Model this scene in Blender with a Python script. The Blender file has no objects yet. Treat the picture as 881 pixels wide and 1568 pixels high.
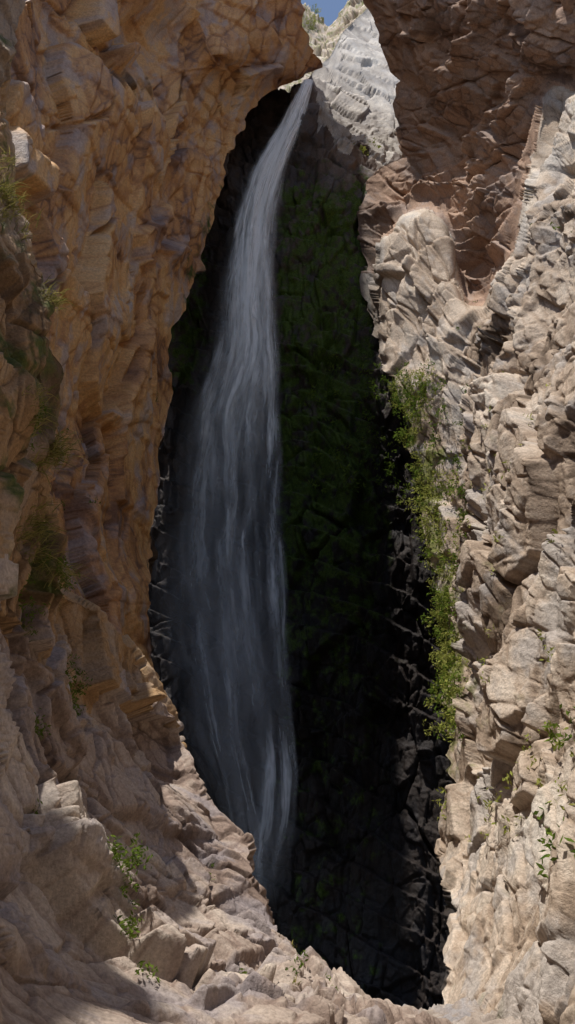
import bpy, math, random
import numpy as np
from mathutils import Vector
random.seed(3); rng=np.random.default_rng(7)
sc=bpy.context.scene
sc.view_settings.view_transform='Standard'; sc.view_settings.look='None'; sc.view_settings.exposure=0

# ------------------------------------------------------------ camera
PITCH=math.radians(22); VF=math.radians(62); F=1/math.tan(VF/2)
cam=bpy.data.cameras.new('camera'); co=bpy.data.objects.new('camera',cam); sc.collection.objects.link(co)
co.location=(0,0,0); co.rotation_euler=(math.radians(90)+PITCH,0,0)
cam.sensor_fit='VERTICAL'; cam.angle=VF; cam.clip_end=3000; cam.clip_start=.05
sc.camera=co
cp,sp=math.cos(PITCH),math.sin(PITCH)
def W(px,py,d):
    px=np.asarray(px,float);py=np.asarray(py,float);d=np.asarray(d,float)
    u=(px-440.5)/784; v=(784-py)/784
    y=F*cp-v*sp; z=F*sp+v*cp
    k=d/y
    return np.stack([u*k,d+0*u,z*k],-1)

# ------------------------------------------------------------ noise
def hsh(ix,iy,iz,seed):
    h=(ix.astype(np.int64)*374761393+iy.astype(np.int64)*668265263+iz.astype(np.int64)*1274126177+seed*974711).astype(np.uint32)
    h^=h>>np.uint32(15); h*=np.uint32(2246822519); h^=h>>np.uint32(13); h*=np.uint32(3266489917); h^=h>>np.uint32(16)
    return h
def h2(h,k):
    h=h+np.uint32(k*40503+17); h^=h>>np.uint32(15); h*=np.uint32(2246822519); h^=h>>np.uint32(13)
    return (h&np.uint32(0xffffff)).astype(np.float32)/16777216.
def vnoise(p,seed=0):
    b=np.floor(p).astype(np.int64); f=(p-b).astype(np.float32); f=f*f*(3-2*f); r=0
    for i in (0,1):
        for j in (0,1):
            for k in (0,1):
                w=(f[:,0] if i else 1-f[:,0])*(f[:,1] if j else 1-f[:,1])*(f[:,2] if k else 1-f[:,2])
                r=r+w*h2(hsh(b[:,0]+i,b[:,1]+j,b[:,2]+k,seed),1)
    return r*2-1
def fbm(p,o=4,seed=0,ridge=False,g=.5):
    a=1;t=0;s=0
    for i in range(o):
        n=vnoise(p*(2.03**i)+i*7.3,seed+i)
        if ridge: n=1-2*np.abs(n)
        s=s+a*n;t+=a;a*=g
    return s/t
def facet(p,seed=0,tilt=.9,step=1.0):
    b=np.floor(p-.5).astype(np.int64)
    n=len(p); d1=np.full(n,9e9,np.float32); d2=d1.copy(); hid=np.zeros(n,np.uint32); df=np.zeros((n,3),np.float32)
    for i in (0,1):
        for j in (0,1):
            for k in (0,1):
                cx,cy,cz=b[:,0]+i,b[:,1]+j,b[:,2]+k
                h=hsh(cx,cy,cz,seed)
                dv=np.stack([p[:,0]-cx-.1-.8*h2(h,1),p[:,1]-cy-.1-.8*h2(h,2),p[:,2]-cz-.1-.8*h2(h,3)],1).astype(np.float32)
                q=(dv**2).sum(1); m=q<d1
                d2=np.where(m,d1,np.minimum(d2,q)); hid=np.where(m,h,hid); df[m]=dv[m]; d1=np.where(m,q,d1)
    r0=h2(hid,4)
    g=np.stack([h2(hid,5),h2(hid,6),h2(hid,7)],1)*2-1
    val=(r0-.5)*step+tilt*(df*g).sum(1)
    e=np.sqrt(d2)-np.sqrt(d1)
    return val,r0,e
def rbf(pts):
    pts=np.array(pts,float); xy=pts[:,:2]/300; v=pts[:,2]; n=len(v)
    r=np.linalg.norm(xy[:,None]-xy[None],axis=-1)
    A=np.zeros((n+3,n+3));A[:n,:n]=r+np.eye(n)*-0.01;A[:n,n]=1;A[:n,n+1:]=xy;A[n,:n]=1;A[n+1:,:n]=xy.T
    w=np.linalg.solve(A,np.concatenate([v,[0,0,0]]))
    def f(px,py):
        s=w[n]+w[n+1]*px/300+w[n+2]*py/300
        for i in range(n): s=s+w[i]*np.sqrt((px/300-xy[i,0])**2+(py/300-xy[i,1])**2)
        return s
    return f
def poly(pts):
    a=np.array(pts,float)
    return lambda t: np.interp(t,a[:,0],a[:,1])
def sstep(a,b,x):
    t=np.clip((x-a)/(b-a),0,1); return t*t*(3-2*t)
def lin(a,b,x): return np.clip((x-a)/(b-a),0,1)
def boxblur(A,k):
    for ax in (0,1):
        for _ in range(2):
            pad=[(0,0)]*A.ndim; pad[ax]=(k+1,k)
            c=np.cumsum(np.pad(A,pad,mode='edge'),axis=ax)
            n=A.shape[ax]
            A=(np.take(c,np.arange(2*k+1,2*k+1+n),axis=ax)-np.take(c,np.arange(0,n),axis=ax))/(2*k+1)
    return A

def mesh_obj(name,verts,faces,mat,attrs=None,smooth=False):
    faces=np.asarray(faces); n,k=faces.shape
    me=bpy.data.meshes.new(name)
    me.vertices.add(len(verts)); me.vertices.foreach_set('co',np.asarray(verts,np.float32).ravel())
    me.loops.add(n*k); me.loops.foreach_set('vertex_index',faces.astype(np.int32).ravel())
    me.polygons.add(n); me.polygons.foreach_set('loop_start',np.arange(0,n*k,k,dtype=np.int32))
    me.polygons.foreach_set('loop_total',np.full(n,k,np.int32))
    if smooth: me.polygons.foreach_set('use_smooth',np.ones(n,bool))
    if attrs:
        for an,av in attrs.items():
            at=me.attributes.new(an,'FLOAT_COLOR','POINT')
            c=np.ones((len(verts),4),np.float32); c[:,:av.shape[1]]=av; at.data.foreach_set('color',c.ravel())
    me.update(calc_edges=True); me.validate()
    me.materials.append(mat)
    o=bpy.data.objects.new(name,me); sc.collection.objects.link(o)
    return o
def rockmask(q,p,blk,moss,wet_shade,seed,crack=0):
    n1=lin(-.55,.55,fbm(q*.7,6,seed+80,g=.62))
    f=np.clip(.66*n1+.44*blk-.02-.3*crack,0,1)
    g=lin(.02,.28,fbm(q*1.6+7,5,seed+90,g=.62)+.3*(blk-.5))
    mo=np.clip(lin(.05,.35,fbm(p*2.0+3,5,seed+95,g=.65)*.9+moss*.75-.35),0,1)*np.clip(moss*3,0,1)
    return np.stack([f,mo,wet_shade+0*f,g],1).astype(np.float32)

SHEETS={}
def frame(ax,st):
    a=np.array(ax,float);a/=np.linalg.norm(a)
    return np.eye(3)-np.outer(a,a)*(1-1/st)
def strata(p,dr_,sp_,seed,wob=.5):
    a=np.array(dr_,float); a/=np.linalg.norm(a)
    t=(p@a)/sp_+wob*fbm(p/(sp_*3.5),3,seed)
    k=np.floor(t); f=t-k
    z=np.zeros_like(k); q=np.stack([k*3.1,z,z],1)+p/(sp_*2.2)
    st=.35+.65*lin(-.4,.5,vnoise(q,seed+5))
    off=vnoise(np.stack([k*1.7+.5,z,z],1)+p/(sp_*6),seed+6)
    return (f**1.3-.5)*st*(1-sstep(.93,1,f))+.35*off, h2(hsh(k.astype(np.int64),0*k.astype(np.int64),0*k.astype(np.int64),seed),1), 1-sstep(0,.07,np.minimum(f,1-f))
def sheet(name,PX,PY,D,mat,mask=None,rise=None,lean=0,wrapR=None,wrapL=None,M=np.eye(3),M2=None,sel=None,amps=((3,.8),(1.1,.32),(.4,.1),(.16,.035)),
          low=(7,1.0),seed=0,ampf=None,stepup=14,warp=(.3,.05),blur=5,rough=.12,step=.7,beds=(),beds2=None,wrapshade=0):
    D=boxblur(np.maximum(D,2.6),2)
    P=W(PX,PY,D)
    nr,nc=PX.shape
    vis=np.ones((nr,nc),bool)
    if wrapR:
        n,wd,dx=wrapR; t=(np.arange(1,n+1)/n)[None,:]
        E=W(PX[:,-1:]-dx*np.sin(t*math.pi/2),PY[:,-1:],D[:,-1:]+wd*t**1.3)
        P=np.concatenate([P,E],1); vis=np.concatenate([vis,np.zeros((nr,n),bool)],1)
    if wrapL:
        n,wd,dx=wrapL; t=(np.arange(n,0,-1)/n)[None,:]
        E=W(PX[:,:1]+dx*np.sin(t*math.pi/2),PY[:,:1],D[:,:1]+wd*t**1.3)
        P=np.concatenate([E,P],1); vis=np.concatenate([np.zeros((nr,n),bool),vis],1)
    back=~vis
    if rise is not None:
        top=P[:1]; H=rise(top[...,1],top[...,0]); t=(np.arange(stepup,0,-1)/stepup)[:,None]
        Z=top[...,2]+(np.maximum(H-top[...,2],.5))*t
        E=np.stack([top[...,0]+0*Z,top[...,1]-lean*t+0*Z,Z],-1)
        P=np.concatenate([E,P],0); vis=np.concatenate([np.zeros((stepup,P.shape[1]),bool),vis],0)
        back=np.concatenate([np.zeros((stepup,P.shape[1]),bool),back],0)
    nr,nc=P.shape[:2]
    dc=np.gradient(P,axis=1); dr=np.gradient(P,axis=0)
    N=-np.cross(dc,dr); N/=np.linalg.norm(N,axis=-1,keepdims=True)+1e-9
    N=boxblur(N,blur); N/=np.linalg.norm(N,axis=-1,keepdims=True)+1e-9
    Lc=np.maximum(np.linalg.norm(dc,axis=-1),np.linalg.norm(dr,axis=-1)); Lc=boxblur(Lc,3).ravel()
    p=P.reshape(-1,3); q=p@M.T; sm=None
    if M2 is not None:
        sm=sel(p); q=np.where(sm[:,None],p@M2.T,q)
    q0=q
    wv=np.stack([vnoise(q*.35+9.1,seed+50),vnoise(q*.35+3.7,seed+51),vnoise(q*.35+5.2,seed+52)],1)
    wf=np.stack([vnoise(q*1.9+9.1,seed+53),vnoise(q*1.9+3.7,seed+54),vnoise(q*1.9+5.2,seed+55)],1)
    q=q+wv*warp[0]+wf*warp[1]
    disp=low[1]*fbm(q/low[0],3,seed+60)
    mod=.3+1.2*(vnoise(q/3.5,seed+61)*.5+.5)
    blk=0; bw=0; ck=0
    for i,(s,a) in enumerate(amps):
        v,r0,e=facet(q/s,seed+i*11,step=step)
        bl=[.04,.07,.10,.14][min(i,3)]
        v=v*sstep(0,bl,e)
        crack=1-sstep(0,bl*1.3,e)
        k=sstep(1.5,4.5,s/Lc)
        disp=disp+k*(a*(mod if i else 1)*v-a*.25*crack)
        if i in(1,2): ck=np.maximum(ck,crack*k*.8)
        wgt=[.5,.3,.15,.05][min(i,3)]; blk=blk+wgt*r0; bw+=wgt
    blk=blk/bw
    def dobeds(bs):
        D_=0;B_=0;C_=0
        for j,(dr_,s,a) in enumerate(bs):
            k=sstep(2,6,s/Lc)
            v,r,c=strata(p+wv*.4,dr_,s,seed+200+j*9)
            D_=D_+a*v*k; B_=B_+(r-.5)/max(len(bs),1); C_=np.maximum(C_,c*k)
        return D_,B_,C_
    if beds:
        d_,b_,c_=dobeds(beds)
        if beds2 is not None:
            e_,f_,g_=dobeds(beds2); d_=np.where(sm,e_,d_); b_=np.where(sm,f_,b_); c_=np.where(sm,g_,c_)
        disp=disp+d_; blk=np.clip(blk+.35*b_,0,1); ck=np.maximum(ck,.7*c_)
    disp=disp+rough*mod*(fbm(q/1.3,3,seed+70,True,g=.6)*sstep(.3,1,.6/Lc)+.4*fbm(q/.25,3,seed+75,True,g=.6)*sstep(1,3,.22/Lc))
    n=nr*nc
    dg=disp.reshape(nr,nc)
    if ampf is not None: dg=dg*ampf(P)
    Q=P+N*dg[...,None]
    PXf=np.full((nr,nc),-9999.);PYf=PXf.copy(); PXf[vis]=PX.ravel(); PYf[vis]=PY.ravel()
    Qf=Q.reshape(-1,3)
    g,w=mask(Qf) if mask is not None else (0*disp,0*disp)
    if wrapshade: w=np.maximum(w,back.ravel()*sstep(wrapshade[0],wrapshade[1],proj(Qf)[1]))  # turned-back sides darkened in colour to stand for shade
    mk=rockmask(q0,Qf,blk,g,w,seed,ck)
    idx=np.arange(n).reshape(nr,nc)
    fc=np.stack([idx[:-1,:-1],idx[1:,:-1],idx[1:,1:],idx[:-1,1:]],-1).reshape(-1,4)
    o=mesh_obj(name,Qf,fc,mat,{'mask':mk})
    SHEETS[name]=dict(PX=PXf,PY=PYf,Q=Q,N=N)
    return o

# ------------------------------------------------------------ materials
def newmat(n):
    m=bpy.data.materials.new(n); m.use_nodes=True; nt=m.node_tree; nt.nodes.clear(); return m,nt
def rock(name,stops,grey=(.25,.25,.27),greyamt=.6,moss=((.025,.045,.007),(.06,.10,.012)),rough=.8,bump=.65,fine=1.0,wet_shade_c=(.12,.12,.13),spec=.25):
    m,nt=newmat(name); N=nt.nodes; L=nt.links
    out=N.new('ShaderNodeOutputMaterial'); b=N.new('ShaderNodeBsdfPrincipled'); L.new(b.outputs[0],out.inputs[0])
    geo=N.new('ShaderNodeNewGeometry'); at=N.new('ShaderNodeAttribute'); at.attribute_name='mask'
    sep=N.new('ShaderNodeSeparateColor'); L.new(at.outputs['Color'],sep.inputs[0])
    def noise(s,d=6,r=.6):
        n=N.new('ShaderNodeTexNoise'); n.inputs['Scale'].default_value=s; n.inputs['Detail'].default_value=d; n.inputs['Roughness'].default_value=r
        L.new(geo.outputs['Position'],n.inputs['Vector']); return n.outputs[0]
    def math_(op,a,c,cl=False):
        n=N.new('ShaderNodeMath'); n.operation=op; n.use_clamp=cl
        for i,x in enumerate((a,c)):
            if isinstance(x,(int,float)): n.inputs[i].default_value=x
            else: L.new(x,n.inputs[i])
        return n.outputs[0]
    def mr(v,a,c,x=0,y=1):
        n=N.new('ShaderNodeMapRange'); L.new(v,n.inputs[0]); n.inputs[1].default_value=a;n.inputs[2].default_value=c;n.inputs[3].default_value=x;n.inputs[4].default_value=y
        return n.outputs[0]
    def mix(f,a,c,mode='MIX'):
        n=N.new('ShaderNodeMix'); n.data_type='RGBA'; n.blend_type=mode
        if isinstance(f,(int,float)): n.inputs[0].default_value=f
        else: L.new(f,n.inputs[0])
        for i,x in ((6,a),(7,c)):
            if isinstance(x,tuple): n.inputs[i].default_value=(*x,1)
            else: L.new(x,n.inputs[i])
        return n.outputs[2]
    cr=N.new('ShaderNodeValToRGB'); L.new(sep.outputs[0],cr.inputs[0]); e=cr.color_ramp.elements
    while len(e)<len(stops): e.new(.5)
    for i,(t,c) in enumerate(stops): e[i].position=t; e[i].color=(*c,1)
    c=mix(math_('MULTIPLY',at.outputs['Alpha'],greyamt),cr.outputs[0],grey)
    nf=noise(11*fine,5,.75)
    c=mix(1.0,c,mr(nf,.3,.7,.66,1.34),'MULTIPLY')
    c=mix(sep.outputs[2],c,mix(1.0,c,wet_shade_c,'MULTIPLY'))  # darkens the colour for wet rock and for painted shade
    c=mix(sep.outputs[1],c,mix(mr(nf,.35,.65),moss[0],moss[1]))
    L.new(c,b.inputs['Base Color'])
    L.new(mr(sep.outputs[2],0,1,rough,.6),b.inputs['Roughness'])
    b.inputs['Specular IOR Level'].default_value=spec
    bp=N.new('ShaderNodeBump'); bp.inputs['Strength'].default_value=bump; bp.inputs['Distance'].default_value=.14/fine
    L.new(noise(5*fine,7,.72),bp.inputs['Height']); L.new(bp.outputs[0],b.inputs['Normal'])
    return m
m_left=rock('red_brown_rock',[(.1,(.17,.08,.04)),(.32,(.41,.20,.075)),(.52,(.56,.31,.12)),(.72,(.60,.36,.16)),(.92,(.44,.33,.25))],grey=(.30,.28,.30),greyamt=.55,rough=.55,spec=.35)
m_slope=rock('grey_brown_slope_rock',[(.08,(.11,.075,.06)),(.35,(.27,.20,.16)),(.6,(.41,.33,.27)),(.9,(.56,.48,.40))],grey=(.31,.28,.29),greyamt=.6,fine=2.0)
m_right=rock('pale_rock',[(.08,(.13,.09,.06)),(.32,(.37,.28,.205)),(.6,(.55,.45,.355)),(.9,(.66,.585,.49))],grey=(.41,.38,.355),greyamt=.65,moss=((.09,.10,.02),(.20,.20,.06)),fine=1.3)
m_upper=rock('brown_overhang_rock',[(.08,(.15,.095,.07)),(.35,(.34,.22,.155)),(.7,(.46,.31,.22)),(.95,(.5,.37,.29))],grey=(.32,.27,.25),greyamt=.5)
m_slab_lit=rock('sunlit_slab_rock',[(.1,(.22,.19,.17)),(.4,(.37,.335,.30)),(.7,(.52,.48,.43)),(.95,(.64,.61,.56))],grey=(.37,.36,.36),greyamt=.5)  # paler colour carries the sunlit look of the slab
m_back=rock('wet_dark_rock',[(.1,(.05,.035,.028)),(.4,(.10,.07,.055)),(.7,(.15,.11,.09)),(.95,(.20,.17,.15))],grey=(.11,.11,.13),greyamt=.5,moss=((.014,.026,.003),(.08,.13,.010)),rough=.7,wet_shade_c=(.16,.15,.15))
m_floor=rock('gravel',[(.1,(.2,.16,.13)),(.5,(.34,.28,.23)),(.9,(.45,.39,.33))],fine=3)

def proj(p):
    y=p[:,1]*cp+p[:,2]*sp; v=(-p[:,1]*sp+p[:,2]*cp)/y*F; u=p[:,0]/y*F
    return u*784+440.5,784-v*784
def UV(nc,nr):
    return np.linspace(0,1,nc)[None,:]+np.zeros((nr,1)), np.linspace(0,1,nr)[:,None]+np.zeros((1,nc))
def edgefade(ef,sgn,w,lo):
    def g(P):
        x,y=proj(P.reshape(-1,3)); d=sgn*(x-ef(y)); return (lo+(1-lo)*sstep(0,w,d)).reshape(P.shape[:2])
    return g

# ---- back wall of the recess
nc,nr=400,900
U,V=UV(nc,nr)
PX=170+U*(770-170)
topf=poly([(170,120),(440,128),(468,126),(480,110),(492,95),(505,88),(520,55),(545,30),(570,5),(600,-30),(770,-60)])
PY=topf(PX)+V*(1660-topf(PX))
f=rbf([(170,130,50),(170,800,50),(170,1500,47),(300,130,49),(300,400,49),(300,800,48),(300,1200,46),(300,1450,45),
 (400,140,49.5),(420,180,49),(380,260,48.5),(372,400,48),(370,600,47.5),(370,900,46.5),(400,1200,45.5),(400,1400,44),(420,1600,42),
 (468,130,48.5),(470,200,46.5),(455,300,46),(440,500,45.5),(450,800,45),(500,1100,44),(520,1400,42),(540,1600,40),
 (486,130,50),(500,200,47.5),(530,250,47),(500,95,58),(520,70,64),(545,45,70),(570,20,76),(620,0,80),(770,-60,84),(560,120,59),(600,180,54),(610,260,49),
 (560,350,45.5),(600,600,43),(650,900,41.5),(700,1200,41),(700,1500,40),(770,1600,40),(770,500,46),(770,900,42)])
D=f(PX,PY)
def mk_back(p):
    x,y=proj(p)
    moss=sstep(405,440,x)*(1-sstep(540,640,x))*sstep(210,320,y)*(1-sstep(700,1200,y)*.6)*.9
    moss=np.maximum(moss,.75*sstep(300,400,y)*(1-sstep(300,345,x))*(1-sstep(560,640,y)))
    wet_shade=np.clip(sstep(130,190,y)*(1-.9*sstep(475,520,x)*(1-sstep(230,330,y))),0,1)
    wet_shade=wet_shade*(.5+.5*sstep(300,900,y))  # wet rock darkened further downward, recess shade put into the colour
    return moss,wet_shade
def amp_back(P):
    x,y=proj(P.reshape(-1,3)); s=sstep(480,500,x)*(1-sstep(240,300,y)); return (1-.2*s).reshape(P.shape[:2])
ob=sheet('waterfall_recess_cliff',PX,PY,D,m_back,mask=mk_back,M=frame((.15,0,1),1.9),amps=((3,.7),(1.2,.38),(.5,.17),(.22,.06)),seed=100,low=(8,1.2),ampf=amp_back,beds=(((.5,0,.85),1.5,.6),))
ob.data.materials.append(m_slab_lit)
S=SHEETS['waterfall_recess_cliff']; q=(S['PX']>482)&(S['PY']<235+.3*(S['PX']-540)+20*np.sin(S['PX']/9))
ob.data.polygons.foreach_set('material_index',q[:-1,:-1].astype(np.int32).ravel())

# ---- left cliff
nr,nc=900,370
edge=poly([(-60,370),(-14,440),(0,455),(40,462),(70,475),(92,492),(103,492),(112,475),(122,450),(135,425),(150,400),(172,377),(215,362),(290,338),(380,308),(450,292),(500,268),(530,262),(600,272),(660,262),(700,252),(760,250),(850,250),(900,245),(960,250),(1040,256),(1100,270),(1150,290),(1300,350)])
U,V=UV(nc,nr)
PY=-60+V*1360; E=edge(PY)+4*vnoise(np.stack([PY.ravel()/14,0*PY.ravel(),0*PY.ravel()],1),5).reshape(PY.shape)
PX=np.where(U<.12,-280+(U/.12)*250,-30+(U-.12)/.88*(E+30))
f=rbf([(-280,0,9),(-280,700,9),(-280,1300,8),(-30,0,16),(-30,400,15.5),(-30,800,14),(-30,1300,13),(60,0,20),(60,400,19),(60,900,17),
 (120,0,25),(120,150,23.5),(120,300,24),(120,700,21.5),(120,1000,19),(200,0,29.5),(200,80,31),(200,130,28),(200,300,29),(200,500,27.5),(200,900,24.5),
 (250,60,35),(250,200,32),(250,350,32),(300,0,36),(300,60,37),(345,85,36.5),(345,110,40),(320,200,38),(400,30,42),(430,100,44),(460,40,46),(490,98,49),(440,125,47),
 (370,175,42),(335,290,39.5),(300,400,37.5),(265,520,34.5),(270,600,35),(250,700,32.5),(220,600,30),(250,850,31),(250,1000,28.5),(290,1150,26.5),(340,1300,24),(160,600,26),(150,450,26),(180,700,25)])
D=f(PX,PY)
def mk_left(p):
    x,y=proj(p)
    e=edge(np.clip(y,-60,1300))
    m=.6*sstep(-30,-4,x-e)*sstep(240,330,y)*(1-sstep(420,520,y))
    return m,0*x
HY=np.array([0,9,14,20,23,26,29,31,34,40,43,45,80]);HZ=np.array([11,16,19,30,42,64,80,88,95,95,76,60,60])
def riseL(y,x): return np.interp(y,HY,HZ)+1.5*np.sin(y*1.3)+1.0*np.sin(y*3.1+1)  # unseen rim above the frame, heights shaped to block the sun
sheet('left_cliff',PX,PY,D,m_left,mask=mk_left,rise=riseL,wrapR=(26,14,30),M=frame((.25,.2,1),3.2),amps=((3.6,.9),(1.5,.30),(.55,.10),(.2,.03)),seed=200,low=(8,1.1),stepup=24,rough=.06,warp=(.2,.03),
      beds=(((.85,-.45,.28),2.6,1.0),((.25,.2,-1),3.4,.16)),wrapshade=(110,200),ampf=edgefade(edge,-1,60,.4))

# ---- near left rock and lower slope
nr,nc=1060,440
edge2=poly([(-60,30),(0,32),(80,22),(170,8),(235,20),(300,14),(345,42),(400,55),(425,72),(470,80),(510,72),(560,93),(620,92),(670,76),(740,72),(800,82),(850,76),(885,78),(905,95),(940,148),(975,182),(1025,222),(1080,258),(1140,288),(1200,310),(1245,332),(1275,365),(1295,380),(1340,384),(1380,412),(1440,430),(1470,452),(1500,498),(1545,560),(1568,620),(1640,760),(1760,1000)])
U,V=UV(nc,nr)
PY=-60+V*1800; E=edge2(PY)+3*vnoise(np.stack([PY.ravel()/9,0*PY.ravel(),0*PY.ravel()],1),6).reshape(PY.shape)
PX=np.where(U<.1,-300+(U/.1)*280,-20+(U-.1)/.9*(E+20))
f=rbf([(-300,0,6),(-300,800,5.5),(-300,1300,4),(-20,0,9.5),(-20,300,9.3),(30,100,10),(50,400,10),(20,450,9.3),(80,560,10.3),(30,620,9.3),(75,700,11),(40,850,10.5),(0,900,9.5),(75,880,12),
 (100,930,14),(60,980,11.5),(200,1030,16.5),(150,1050,14.5),(280,1140,18),(340,1260,17),(380,1330,16),(430,1440,15),(500,1510,14),(0,1050,9.5),(100,1150,12),(200,1250,13),(300,1350,14),(0,1250,8),
 (150,1400,10),(300,1480,11.5),(0,1568,6),(200,1568,8),(400,1568,10.2),(600,1568,12),(0,1740,4.5),(400,1740,6.5),(800,1740,8),(1000,1740,8)])
D=f(PX,PY)
def mk_slope(p):
    x,y=proj(p)
    m=.45*sstep(20,60,y)*(1-sstep(900,960,y))
    return m,0*x
ef2=edgefade(edge2,-1,60,.45)
ob=sheet('left_foreground_rock_slope',PX,PY,D,m_slope,mask=mk_slope,wrapR=(24,6,14),M=frame((.55,.3,-.75),2.0),M2=frame((.1,.1,1),2.2),sel=lambda p:p[:,2]>2.6,amps=((1.8,.42),(.75,.27),(.3,.10),(.11,.028)),seed=300,low=(4,.5),rough=.06,warp=(.25,.03),
      rise=lambda y,x: 13.0+5.5*(1-sstep(7.9,8.7,y))+.3*np.sin(y*6),stepup=10,lean=.3,ampf=lambda P: np.clip(P[...,1]/10,.5,1.2)*ef2(P),beds=(((.6,.15,.8),.75,.22),((.9,-.4,-.3),1.3,.18)),beds2=(((.8,-.5,.3),.9,.22),))  # rise: unseen column top, shaped to throw shade on the slope
m_near=rock('ochre_rock',[(.08,(.12,.075,.04)),(.35,(.31,.19,.095)),(.65,(.40,.26,.135)),(.9,(.44,.33,.21))],grey=(.32,.27,.23),greyamt=.5,fine=2.2,moss=((.05,.07,.015),(.12,.13,.03)))
ob.data.materials.append(m_near)
S=SHEETS['left_foreground_rock_slope']; q=(S['Q'][...,2]>2.6+.5*np.sin(S['Q'][...,1]*3))
ob.data.polygons.foreach_set('material_index',q[:-1,:-1].astype(np.int32).ravel())

# ---- right cliff
nr,nc=1060,420
edge3=poly([(-60,555),(0,566),(60,588),(120,604),(180,602),(240,612),(275,560),(350,548),(450,560),(560,590),(600,605),(700,632),(800,645),(900,660),(960,674),(1050,686),(1200,690),(1400,690),(1568,680),(1780,650)])
ridge=poly([(540,420),(580,420),(594,375),(620,338),(655,322),(683,350),(700,430),(715,475),(742,472),(764,430),(790,385),(803,310),(816,220),(828,150),(845,128),(881,138),(950,110),(1300,-100)])
U,V=UV(nc,nr)
PY=-60+V*1840; E=edge3(PY)+5*vnoise(np.stack([PY.ravel()/16,0*PY.ravel(),0*PY.ravel()],1),8).reshape(PY.shape)
PX=np.where(U<.88,E+(U/.88)*(915-E),915+((U-.88)/.12)**1.3*385)
fl=rbf([(560,350,38),(600,360,36),(650,330,35.5),(690,370,34),(650,450,33),(700,480,31.5),(570,480,38),(600,575,33.5),(640,750,31),(690,1000,28),(690,1300,23),(690,1568,15.5),(680,600,30),
 (745,480,28),(800,400,26),(815,200,26.5),(840,130,27),(881,145,25),(830,350,23),(760,800,24),(760,1100,20.5),(760,1400,16),(760,1568,12.5),
 (881,400,19.5),(881,640,17.5),(881,690,16),(881,1000,13.5),(881,1300,10.5),(830,1450,11.5),(881,1568,7.5),(820,900,18.5),(1000,400,15),(1000,700,12),(1000,1300,7.5),(1300,0,13),(1300,800,7),(1300,1500,4.5),(700,1780,10),(1000,1780,5.5),(1300,1780,4)])
fu=rbf([(555,-60,37),(570,0,40),(600,100,42),(600,250,43.5),(560,330,44.5),(600,500,42),(650,100,37),(700,0,32),(700,200,37),(700,400,37),(750,100,31),(780,250,32),(800,0,27),(800,380,30),(881,0,23.5),(881,150,27),(1100,0,17),(1300,-60,13),(1100,200,20)])
rr=ridge(PX)+6*vnoise(np.stack([PX.ravel()/12,PY.ravel()*0,0*PX.ravel()],1),9).reshape(PX.shape)
t=sstep(-24,14,PY-rr)
t=np.where(PY<580,t*np.maximum(sstep(572,600,PX),sstep(540,600,PY)),t)
t=boxblur(t,5)
D=fu(PX,PY)*(1-t)+fl(PX,PY)*t
edgeband=np.pad(1-.75*np.clip(boxblur(4*t*(1-t),3)*1.3,0,1)*(PX>600),((6,0),(26,0)),mode='edge')
def mk_right(p):
    x,y=proj(p)
    e=edge3(np.clip(y,-60,1700))
    m=.8*(1-sstep(10,80,x-e))*sstep(540,600,y)*(1-sstep(980,1300,y)*.8)
    m=np.maximum(m,.2*sstep(600,700,y)*(1-sstep(100,200,x-e)))
    w=.7*sstep(260,340,y)*(1-sstep(560,590,y))*(1-sstep(560,600,x))
    return m,w
def selup(p):
    x,y=proj(p); return y<ridge(x)-4
ef3=edgefade(edge3,1,70,.35)
ob=sheet('right_cliff',PX,PY,D,m_right,mask=mk_right,rise=lambda y,x: 1.5*y+4,wrapL=(26,12,30),M=frame((.25,-.3,-.95),2.9),M2=frame((.45,-.5,-.75),3.4),sel=selup,amps=((2.8,.7),(1.05,.36),(.42,.13),(.17,.035)),seed=400,low=(6,1.1),
   stepup=6,ampf=lambda P: np.clip(P[...,1]/20,.4,1.1)*ef3(P)*edgeband,blur=8,rough=.09,beds=(((-.2,.95,.28),2.1,.9),((.2,-.8,.6),1.2,.14)),beds2=(((.87,.1,.5),2.1,1.2),((.8,0,.6),.9,.25)),wrapshade=(300,400))
ob.data.materials.append(m_upper)
S=SHEETS['right_cliff']
px,py=S['PX'],S['PY']
isup=(px>-9000)&(py<ridge(px)-2)|(px<-9000)&(S['Q'][...,2]>20)
ob.data.polygons.foreach_set('material_index',(isup[:-1,:-1]).astype(np.int32).ravel())

# ---- distant hillside above the lip
U,V=UV(200,120)
PX=420+U*300; tp=poly([(420,0),(462,14),(480,30),(500,38),(514,26),(528,5),(560,-60),(720,-80)])
PY=tp(PX)+V*(170-tp(PX)); D=100-V*32+(PX-420)*.02
sheet('distant_hillside',PX,PY,D,m_right,mask=lambda p:(.6+0*p[:,0],0*p[:,0]),seed=500,amps=((5,1.3),(2,.6),(.8,.2)),low=(12,2))

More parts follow.
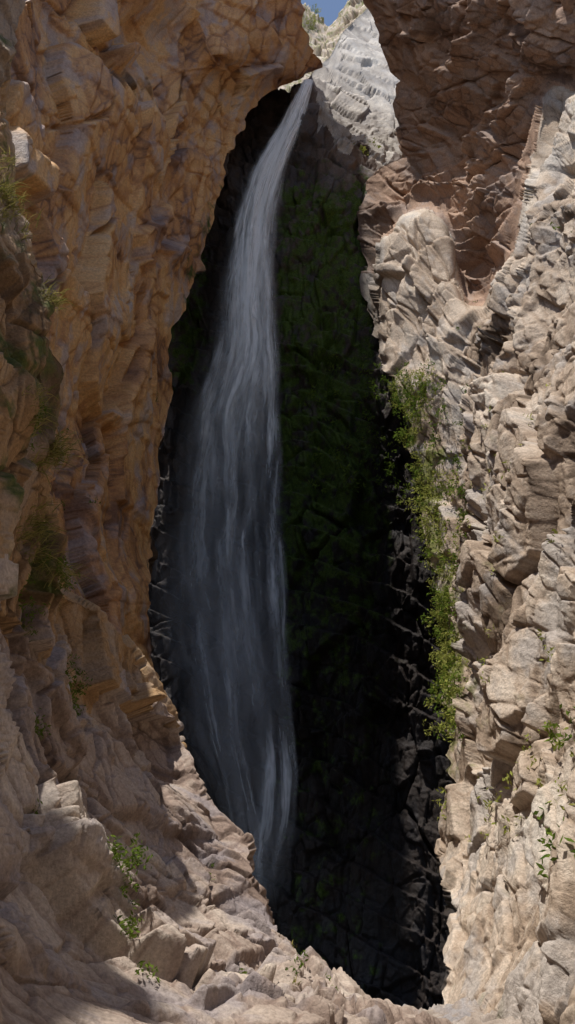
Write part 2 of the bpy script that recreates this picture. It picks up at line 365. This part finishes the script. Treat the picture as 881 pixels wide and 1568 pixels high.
# ---- unseen wall added behind the viewpoint to cut sky light and shade the slope
pl=np.array([(-5.2,7),(-5.9,4.4),(-6.2,3.3),(-6.6,2),(-8,-5),(-7,-13),(0,-16),(8,-13),(8,-5),(6.5,1),(5.6,6)],float)
tt=np.linspace(0,len(pl)-1,260); bx=np.interp(tt,range(len(pl)),pl[:,0]); by=np.interp(tt,range(len(pl)),pl[:,1])
hh=np.linspace(0,1,100)[:,None]
top=np.interp(tt,[0,1,2,3,4,5,7,8,10],[14,19,24,27,28,25,22,20,20])
X=bx[None]*(1+.05*hh); Y=by[None]*(1+0*hh); Z=-3+hh*(top[None]+3)
P=np.stack([X,Y,Z],-1); pf=P.reshape(-1,3)
N=np.stack([-X,-Y-4,0*X],-1); N/=np.linalg.norm(N,axis=-1,keepdims=True)
dd=.6*fbm(pf/5,3,900)
for s_,a_ in ((3,.6),(1,.25)):
    v,r0,e=facet(pf/s_,910+int(s_)); dd=dd+a_*v
P=P+N*(dd.reshape(X.shape)-.6)[...,None]
i=np.arange(X.size).reshape(X.shape); fc=np.stack([i[:-1,:-1],i[:-1,1:],i[1:,1:],i[1:,:-1]],-1).reshape(-1,4)
mesh_obj('rear_shade_wall',P.reshape(-1,3),fc,m_slope,{'mask':rockmask(pf,pf,r0,0*r0,0*r0,9)})

# ---- canyon floor to the horizon
g=np.sort(np.concatenate([np.linspace(-12,12,420),-12-np.geomspace(.3,900,24),12+np.geomspace(.3,900,24)]))
h=np.sort(np.concatenate([np.linspace(0,20,420),np.linspace(20.2,50,90),-np.geomspace(.3,900,24),50+np.geomspace(.3,900,24)]))
X,Y=np.meshgrid(g,h); p=np.stack([X.ravel(),Y.ravel(),0*X.ravel()],1)
z=-2.15-5.5*sstep(14.5,19,p[:,1])*(1-sstep(50,60,p[:,1]))+.2*fbm(p/5,3,1)+.05*fbm(p/.5,4,2)
for s_,a_ in ((1.3,.22),(.5,.12),(.25,.06),(.13,.03)):
    v,r0,e=facet(p/s_,600+int(s_*10),.7); z+=a_*(v*.6+np.maximum(r0-.4,0)*1.2)*sstep(0,.12,e)
p[:,2]=z
i=np.arange(len(p)).reshape(X.shape); fc=np.stack([i[:-1,:-1],i[:-1,1:],i[1:,1:],i[1:,:-1]],-1).reshape(-1,4)
mesh_obj('canyon_floor',p,fc,m_floor,{'mask':rockmask(p,p,r0,0*r0,sstep(15,20,p[:,1]),7)})

# ------------------------------------------------------------ waterfall
m_water,nt=newmat('falling_water'); N=nt.nodes; L=nt.links
out=N.new('ShaderNodeOutputMaterial'); dn=N.new('ShaderNodeAttribute'); dn.attribute_name='dens'
d=N.new('ShaderNodeBsdfDiffuse'); d.inputs[0].default_value=(.95,.97,.99,1)
tl=N.new('ShaderNodeBsdfTranslucent'); tl.inputs[0].default_value=(.95,.97,.99,1)
mx=N.new('ShaderNodeMixShader'); mx.inputs[0].default_value=.12; L.new(d.outputs[0],mx.inputs[1]); L.new(tl.outputs[0],mx.inputs[2])
tr=N.new('ShaderNodeBsdfTransparent'); m2=N.new('ShaderNodeMixShader'); L.new(dn.outputs['Fac'],m2.inputs[0]); L.new(tr.outputs[0],m2.inputs[1]); L.new(mx.outputs[0],m2.inputs[2])
L.new(m2.outputs[0],out.inputs[0])
wf=bpy.data.objects.new('waterfall',None); sc.collection.objects.link(wf)
def veil(name,path,depth,dens,seed,nu=110,nv=900,wmul=1.0,off=0,bulge=.5,gain=1.0,fil=False,pw=1.2,soft=None):
    a=np.array(path,float); py=np.linspace(a[0,1],a[-1,1],nv)
    cx=np.interp(py,a[:,1],a[:,0]); hw=np.interp(py,a[:,1],a[:,2])*wmul
    k=np.hanning(61);k/=k.sum()
    pad=lambda q:np.convolve(np.pad(q,30,mode='edge'),k,'valid')
    cx=pad(cx);hw=pad(hw)
    u=np.linspace(-1,1,nu)
    dd=np.interp(py,[p[0] for p in depth],[p[1] for p in depth])
    wob=vnoise(np.stack([py/70,0*py+seed,0*py],1),seed)*hw*.08
    PXw=cx[:,None]+off+wob[:,None]+u[None]*hw[:,None]; PYw=py[:,None]+0*u[None]
    DD=dd[:,None]-bulge*(1-u[None]**2)*(.4+hw[:,None]/80)
    P=W(PXw,PYw,DD); pp=P.reshape(-1,3)
    P=P+np.stack([0*P[...,0],.25*fbm(pp*np.array([1.6,1,.25]),3,seed+3).reshape(nv,nu),0*P[...,0]],-1)
    s=P[:,nu//2]; ln=np.concatenate([[0],np.cumsum(np.linalg.norm(np.diff(s,axis=0),axis=1))])
    hwm=np.linalg.norm(P[:,-1]-P[:,0],axis=1)/2; ref=hwm.mean()
    fx=(u[None]*(.6*ref+.4*hwm[:,None])).ravel(); fy=(ln[:,None]+0*u[None]).ravel()
    fx=fx+.22*vnoise(np.stack([fx*.8,fy*.25,0*fx+seed],1),seed+9)+.05*vnoise(np.stack([fx*3,fy*1.1,0*fx+seed],1),seed+10)
    st=lambda sx,sy,o,sd,g=.6: fbm(np.stack([fx*sx,fy*sy,0*fx+sd*3.3],1),o,sd,g=g)
    B=lin(-.45,.5,st(9,.5,4,seed+30)); Dn=lin(-.35,.35,st(16,2.2,2,seed+45))
    if fil:
        A=lin(.05,.42,st(3.6,.13,4,seed+20,.6)); C=lin(-.1,.35,st(.9,.3,3,seed+40)); al=A*C*(.5+.5*B)*(.6+.4*Dn)*1.6*gain
    else:
        A=lin(-.4,.5,st(2.4,.10,5,seed+20,.65)); C=lin(-.4,.25,st(1.1,.2,3,seed+40))
        al=(A**1.6)*(.3+.7*B)*(.12+.88*C)*(.7+.3*Dn)*2.7*gain
    prof=(1-np.abs(u[None])**2)
    de=np.interp(py,[p[0] for p in dens],[p[1] for p in dens])[:,None]*prof**pw
    top=np.interp(py,[120,350,560,700],[.9,.75,.3,0])[:,None]*prof**1.3*(0 if fil else 1)
    al=al.reshape(nv,nu)*de+top*np.minimum(de,1)*(.35+.8*B.reshape(nv,nu))
    if soft is not None:
        cl=.55+.45*lin(-.4,.4,st(.5,.12,3,seed+60)).reshape(nv,nu)
        al=al+np.interp(py,[p[0] for p in soft],[p[1] for p in soft])[:,None]*prof**2*cl
    al=np.clip(al,0,.97)
    i=np.arange(nu*nv).reshape(nv,nu); fc=np.stack([i[:-1,:-1],i[1:,:-1],i[1:,1:],i[:-1,1:]],-1).reshape(-1,4)
    o=mesh_obj(name,P.reshape(-1,3),fc,m_water,{'dens':np.repeat(al.reshape(-1,1),3,1).astype(np.float32)},smooth=True)
    o.parent=wf
dep=[(120,48.4),(130,47),(200,46),(280,45.6),(520,44.6),(800,43.8),(1100,42.5),(1400,41)]
main=[(474,122,8),(470,130,10),(456,165,17),(434,210,23),(407,262,30),(394,320,35),(383,400,38),(376,470,41),(378,520,48),(364,580,55),(350,650,62),(340,720,70),(336,800,78),(337,880,84),(344,960,86),(352,1040,82),(366,1120,72),(380,1200,58),(392,1280,48),(400,1390,40)]
dm=[(120,1.7),(280,1.7),(400,1.4),(560,.95),(800,.5),(1050,.32),(1200,.22),(1300,.15),(1390,.0)]
veil('main_veil',main,dep,dm,1)
veil('main_veil_inner',main,[(a,b+.5) for a,b in dep],dm,2,wmul=.8)
veil('water_filaments',main,[(a,b-.5) for a,b in dep],[(120,1.3),(500,1.3),(800,1.1),(1100,.85),(1250,.4),(1390,0)],3,wmul=.85,fil=True,pw=.8)
veil('spray_veil',main,[(a,b-.9) for a,b in dep],[(120,0),(250,.1),(500,.2),(1000,.3),(1200,.2),(1390,0)],4,wmul=1.35,soft=[(120,0),(400,.04),(600,.13),(900,.21),(1150,.17),(1300,.07),(1390,0)])
strand=[(404,300,10),(404,380,16),(406,450,20),(408,560,24),(412,640,22),(410,760,28),(412,880,30),(414,980,30),(420,1080,30),(428,1190,32),(415,1300,34),(402,1390,30)]
ds=[(300,0),(380,.7),(560,1.0),(900,.9),(1100,.6),(1180,1.0),(1220,.7),(1300,.4),(1390,0)]
veil('side_strand',strand,[(a,b+.3) for a,b in dep],ds,5,nu=50)

# ------------------------------------------------------------ vegetation
def leafmat(name,c1,c2):
    m,nt=newmat(name); N=nt.nodes; L=nt.links
    out=N.new('ShaderNodeOutputMaterial'); at=N.new('ShaderNodeAttribute'); at.attribute_name='tint'
    mx=N.new('ShaderNodeMix'); mx.data_type='RGBA'; mx.inputs[6].default_value=(*c1,1); mx.inputs[7].default_value=(*c2,1); L.new(at.outputs['Fac'],mx.inputs[0])
    d=N.new('ShaderNodeBsdfDiffuse'); t=N.new('ShaderNodeBsdfTranslucent'); L.new(mx.outputs[2],d.inputs[0]); L.new(mx.outputs[2],t.inputs[0])
    s=N.new('ShaderNodeMixShader'); s.inputs[0].default_value=.35; L.new(d.outputs[0],s.inputs[1]); L.new(t.outputs[0],s.inputs[2]); L.new(s.outputs[0],out.inputs[0]); return m
m_leaf=leafmat('green_leaves',(.06,.11,.018),(.18,.24,.04))
m_leafy=leafmat('yellow_green_leaves',(.16,.20,.03),(.42,.42,.12))
m_grass=leafmat('dry_grass',(.12,.14,.03),(.40,.34,.12))
def near(sheetn,px,py):
    S=SHEETS[sheetn]; d=(S['PX']-px)**2+(S['PY']-py)**2; i=np.unravel_index(np.argmin(d),d.shape); return S['Q'][i],S['N'][i]
def leaves(name,anchors,mat,size,rad,per):
    C=[];Tn=[]
    for (p,n,k) in anchors:
        m=int(per*k*k)+3; r=rad*k
        dirs=rng.normal(size=(m,3)); dirs/=np.linalg.norm(dirs,axis=1,keepdims=True)
        dirs=dirs+np.array(n)*.8+np.array([0,0,.2])
        sc_=rng.normal(size=(5,3))*.6; cid=rng.integers(0,5,m)
        C.append(np.array(p)+np.array(n)*r*.2+(dirs*rng.random((m,1))**.5*.5+sc_[cid])*r)
        Tn.append(np.clip(rng.random()*.6+rng.random(m)*.4,0,1))
    C=np.concatenate(C);T=np.concatenate(Tn); n=len(C)
    a=rng.normal(size=(n,3)); a[:,2]-=.2; a/=np.linalg.norm(a,axis=1,keepdims=True)
    b=np.cross(a,rng.normal(size=(n,3))); b/=np.linalg.norm(b,axis=1,keepdims=True)
    s=(size*(.5+rng.random(n)))[:,None]
    V=np.stack([C-a*s,C-b*s*.35,C+a*s,C+b*s*.35],1).reshape(-1,3)
    return mesh_obj(name,V,np.arange(4*n).reshape(n,4),mat,{'tint':np.repeat(np.repeat(T,4)[:,None],3,1)})
def grass(name,anchors,mat,length,per,width=.01):
    V=[];T=[]
    for (p,n,k) in anchors:
        for _ in range(int(per*k)):
            o=np.array(p)+rng.normal(size=3)*length*.25*k
            d=np.array(n)*.7+rng.normal(size=3)*.45+np.array([0,0,.8]); d/=np.linalg.norm(d)
            l=length*k*(.5+rng.random()*.8); side=np.cross(d,rng.normal(size=3)); side/=np.linalg.norm(side); w=width*(.6+rng.random()*.8)
            t=rng.random(); pts=[]
            for q in (0,.35,.7,1):
                c=o+d*l*q+np.array([0,0,-1])*l*.55*q*q
                pts.append((c-side*w*(1-q*.9),c+side*w*(1-q*.9)))
            for j in range(3):
                V+= [pts[j][0],pts[j][1],pts[j+1][1],pts[j+1][0]]; T+=[t]*4
    V=np.array(V); n=len(V)//4
    return mesh_obj(name,V,np.arange(4*n).reshape(n,4),mat,{'tint':np.repeat(np.array(T)[:,None],3,1)})
A=[];B=[]
for _ in range(520):
    y=585+rng.random()**1.1*540; e=float(edge3(y)); x=e+abs(rng.normal())*40*(1 if y<900 else .5)-4
    p,n=near('right_cliff',x,y); (A if rng.random()<.35 else B).append((p,n,.22+rng.random()**2*.85))
for _ in range(60):
    x=600+rng.random()*80;y=575+rng.random()*50; p,n=near('right_cliff',x,y); (A if rng.random()<.5 else B).append((p,n,.35+rng.random()*.5))
for _ in range(110):
    x=700+rng.random()*181;y=560+rng.random()*760; p,n=near('right_cliff',x,y); B.append((p,n,.2+rng.random()*.3))
for (x,y,k,c) in [(870,1130,.8,12),(860,1290,.7,10),(715,840,.7,8),(700,1130,.6,6),(835,385,.5,4),(720,510,.6,5)]:
    for _ in range(c):
        p,n=near('right_cliff',x+rng.normal()*14,y+rng.normal()*28); A.append((p,n,.3*k+rng.random()*.3))
leaves('cliff_foliage',A,m_leaf,.065,.42,85)
leaves('cliff_foliage_dry',B,m_leafy,.055,.38,85)
A=[]
for _ in range(70):
    x=480+rng.random()*150;y=560+rng.random()*200; p,n=near('waterfall_recess_cliff',x,y); A.append((p,n,.4+rng.random()*.6))
leaves('recess_foliage',A,m_leaf,.1,.5,50)
A=[]
for (x,y,k,c) in [(112,885,.7,5),(130,880,.5,3),(15,640,.6,4),(240,620,.3,2),(150,760,.35,2),(95,650,.6,4),(105,690,.6,4)]:
    for _ in range(c):
        p,n=near('left_cliff',x+rng.normal()*8,y+rng.normal()*10); A.append((p,n,k*(.5+rng.random()*.7)))
leaves('left_cliff_foliage',A,m_leaf,.05,.42,110)
for (x,y,k,c) in [(551,240,1.1,3),(556,350,1.0,3),(475,35,2,8)]:
    A=[]
    for _ in range(c):
        p,n=near('distant_hillside' if y<100 else 'waterfall_recess_cliff',x+rng.normal()*6,y+rng.normal()*6); A.append((p,n,k*(.5+rng.random()*.5)))
    leaves('shrub',A,m_leafy,.1,.5,90)
for (x,y,k,c) in [(122,1062,1.0,7),(105,1085,.8,4),(35,1120,.7,4),(120,1370,.8,5),(100,1358,.6,3),(35,940,.7,4),(165,1462,.5,4),(140,1415,.4,3),(365,1525,.45,3),(432,1530,.4,4),(330,1325,.4,3),(180,1310,.35,3),(135,1310,.35,2),(30,640,.7,4),(30,1255,.35,3),(60,860,.6,4),(110,885,.5,3),(210,1520,.35,3),(500,1555,.3,3)]:
    A=[]
    for _ in range(c):
        p,n=near('left_foreground_rock_slope',x+rng.normal()*9*k,y+rng.normal()*16*k); A.append((p,n,k*(.5+rng.random()*.6)))
    leaves('shrub',A,m_leaf,.028,.24,170)
A=[]
for (x,y,k,c) in [(12,300,1,7),(25,330,1,5),(78,455,.8,6),(85,690,1.2,8),(65,700,1,4),(50,810,1.2,7),(60,860,1.2,8),(20,630,.9,5),(40,950,.8,5),(5,250,.8,4),(430,1530,.5,3)]:
    for _ in range(c):
        p,n=near('left_foreground_rock_slope',x+rng.normal()*7,y+rng.normal()*12); A.append((p,n,k*(.6+rng.random()*.6)))
grass('grass_tufts',A,m_grass,.34,34,.006)

# ------------------------------------------------------------ light
el=math.radians(73); az=math.radians(45)
s=Vector((-math.cos(az)*math.cos(el),-math.sin(az)*math.cos(el),math.sin(el)))
sl=bpy.data.lights.new('sun','SUN'); sl.energy=5; sl.angle=math.radians(.5); sl.color=(1,.95,.88)
so=bpy.data.objects.new('sun',sl); so.rotation_euler=s.to_track_quat('Z','Y').to_euler(); so.location=(-20,-5,80); sc.collection.objects.link(so)
w=bpy.data.worlds.new('World'); sc.world=w; w.use_nodes=True; nt=w.node_tree
sky=nt.nodes.new('ShaderNodeTexSky'); sky.sky_type='NISHITA'; sky.sun_disc=False; sky.sun_elevation=el; sky.sun_rotation=math.atan2(s.x,s.y)
bg=nt.nodes['Background']; bg.inputs[1].default_value=.135; nt.links.new(sky.outputs[0],bg.inputs[0])
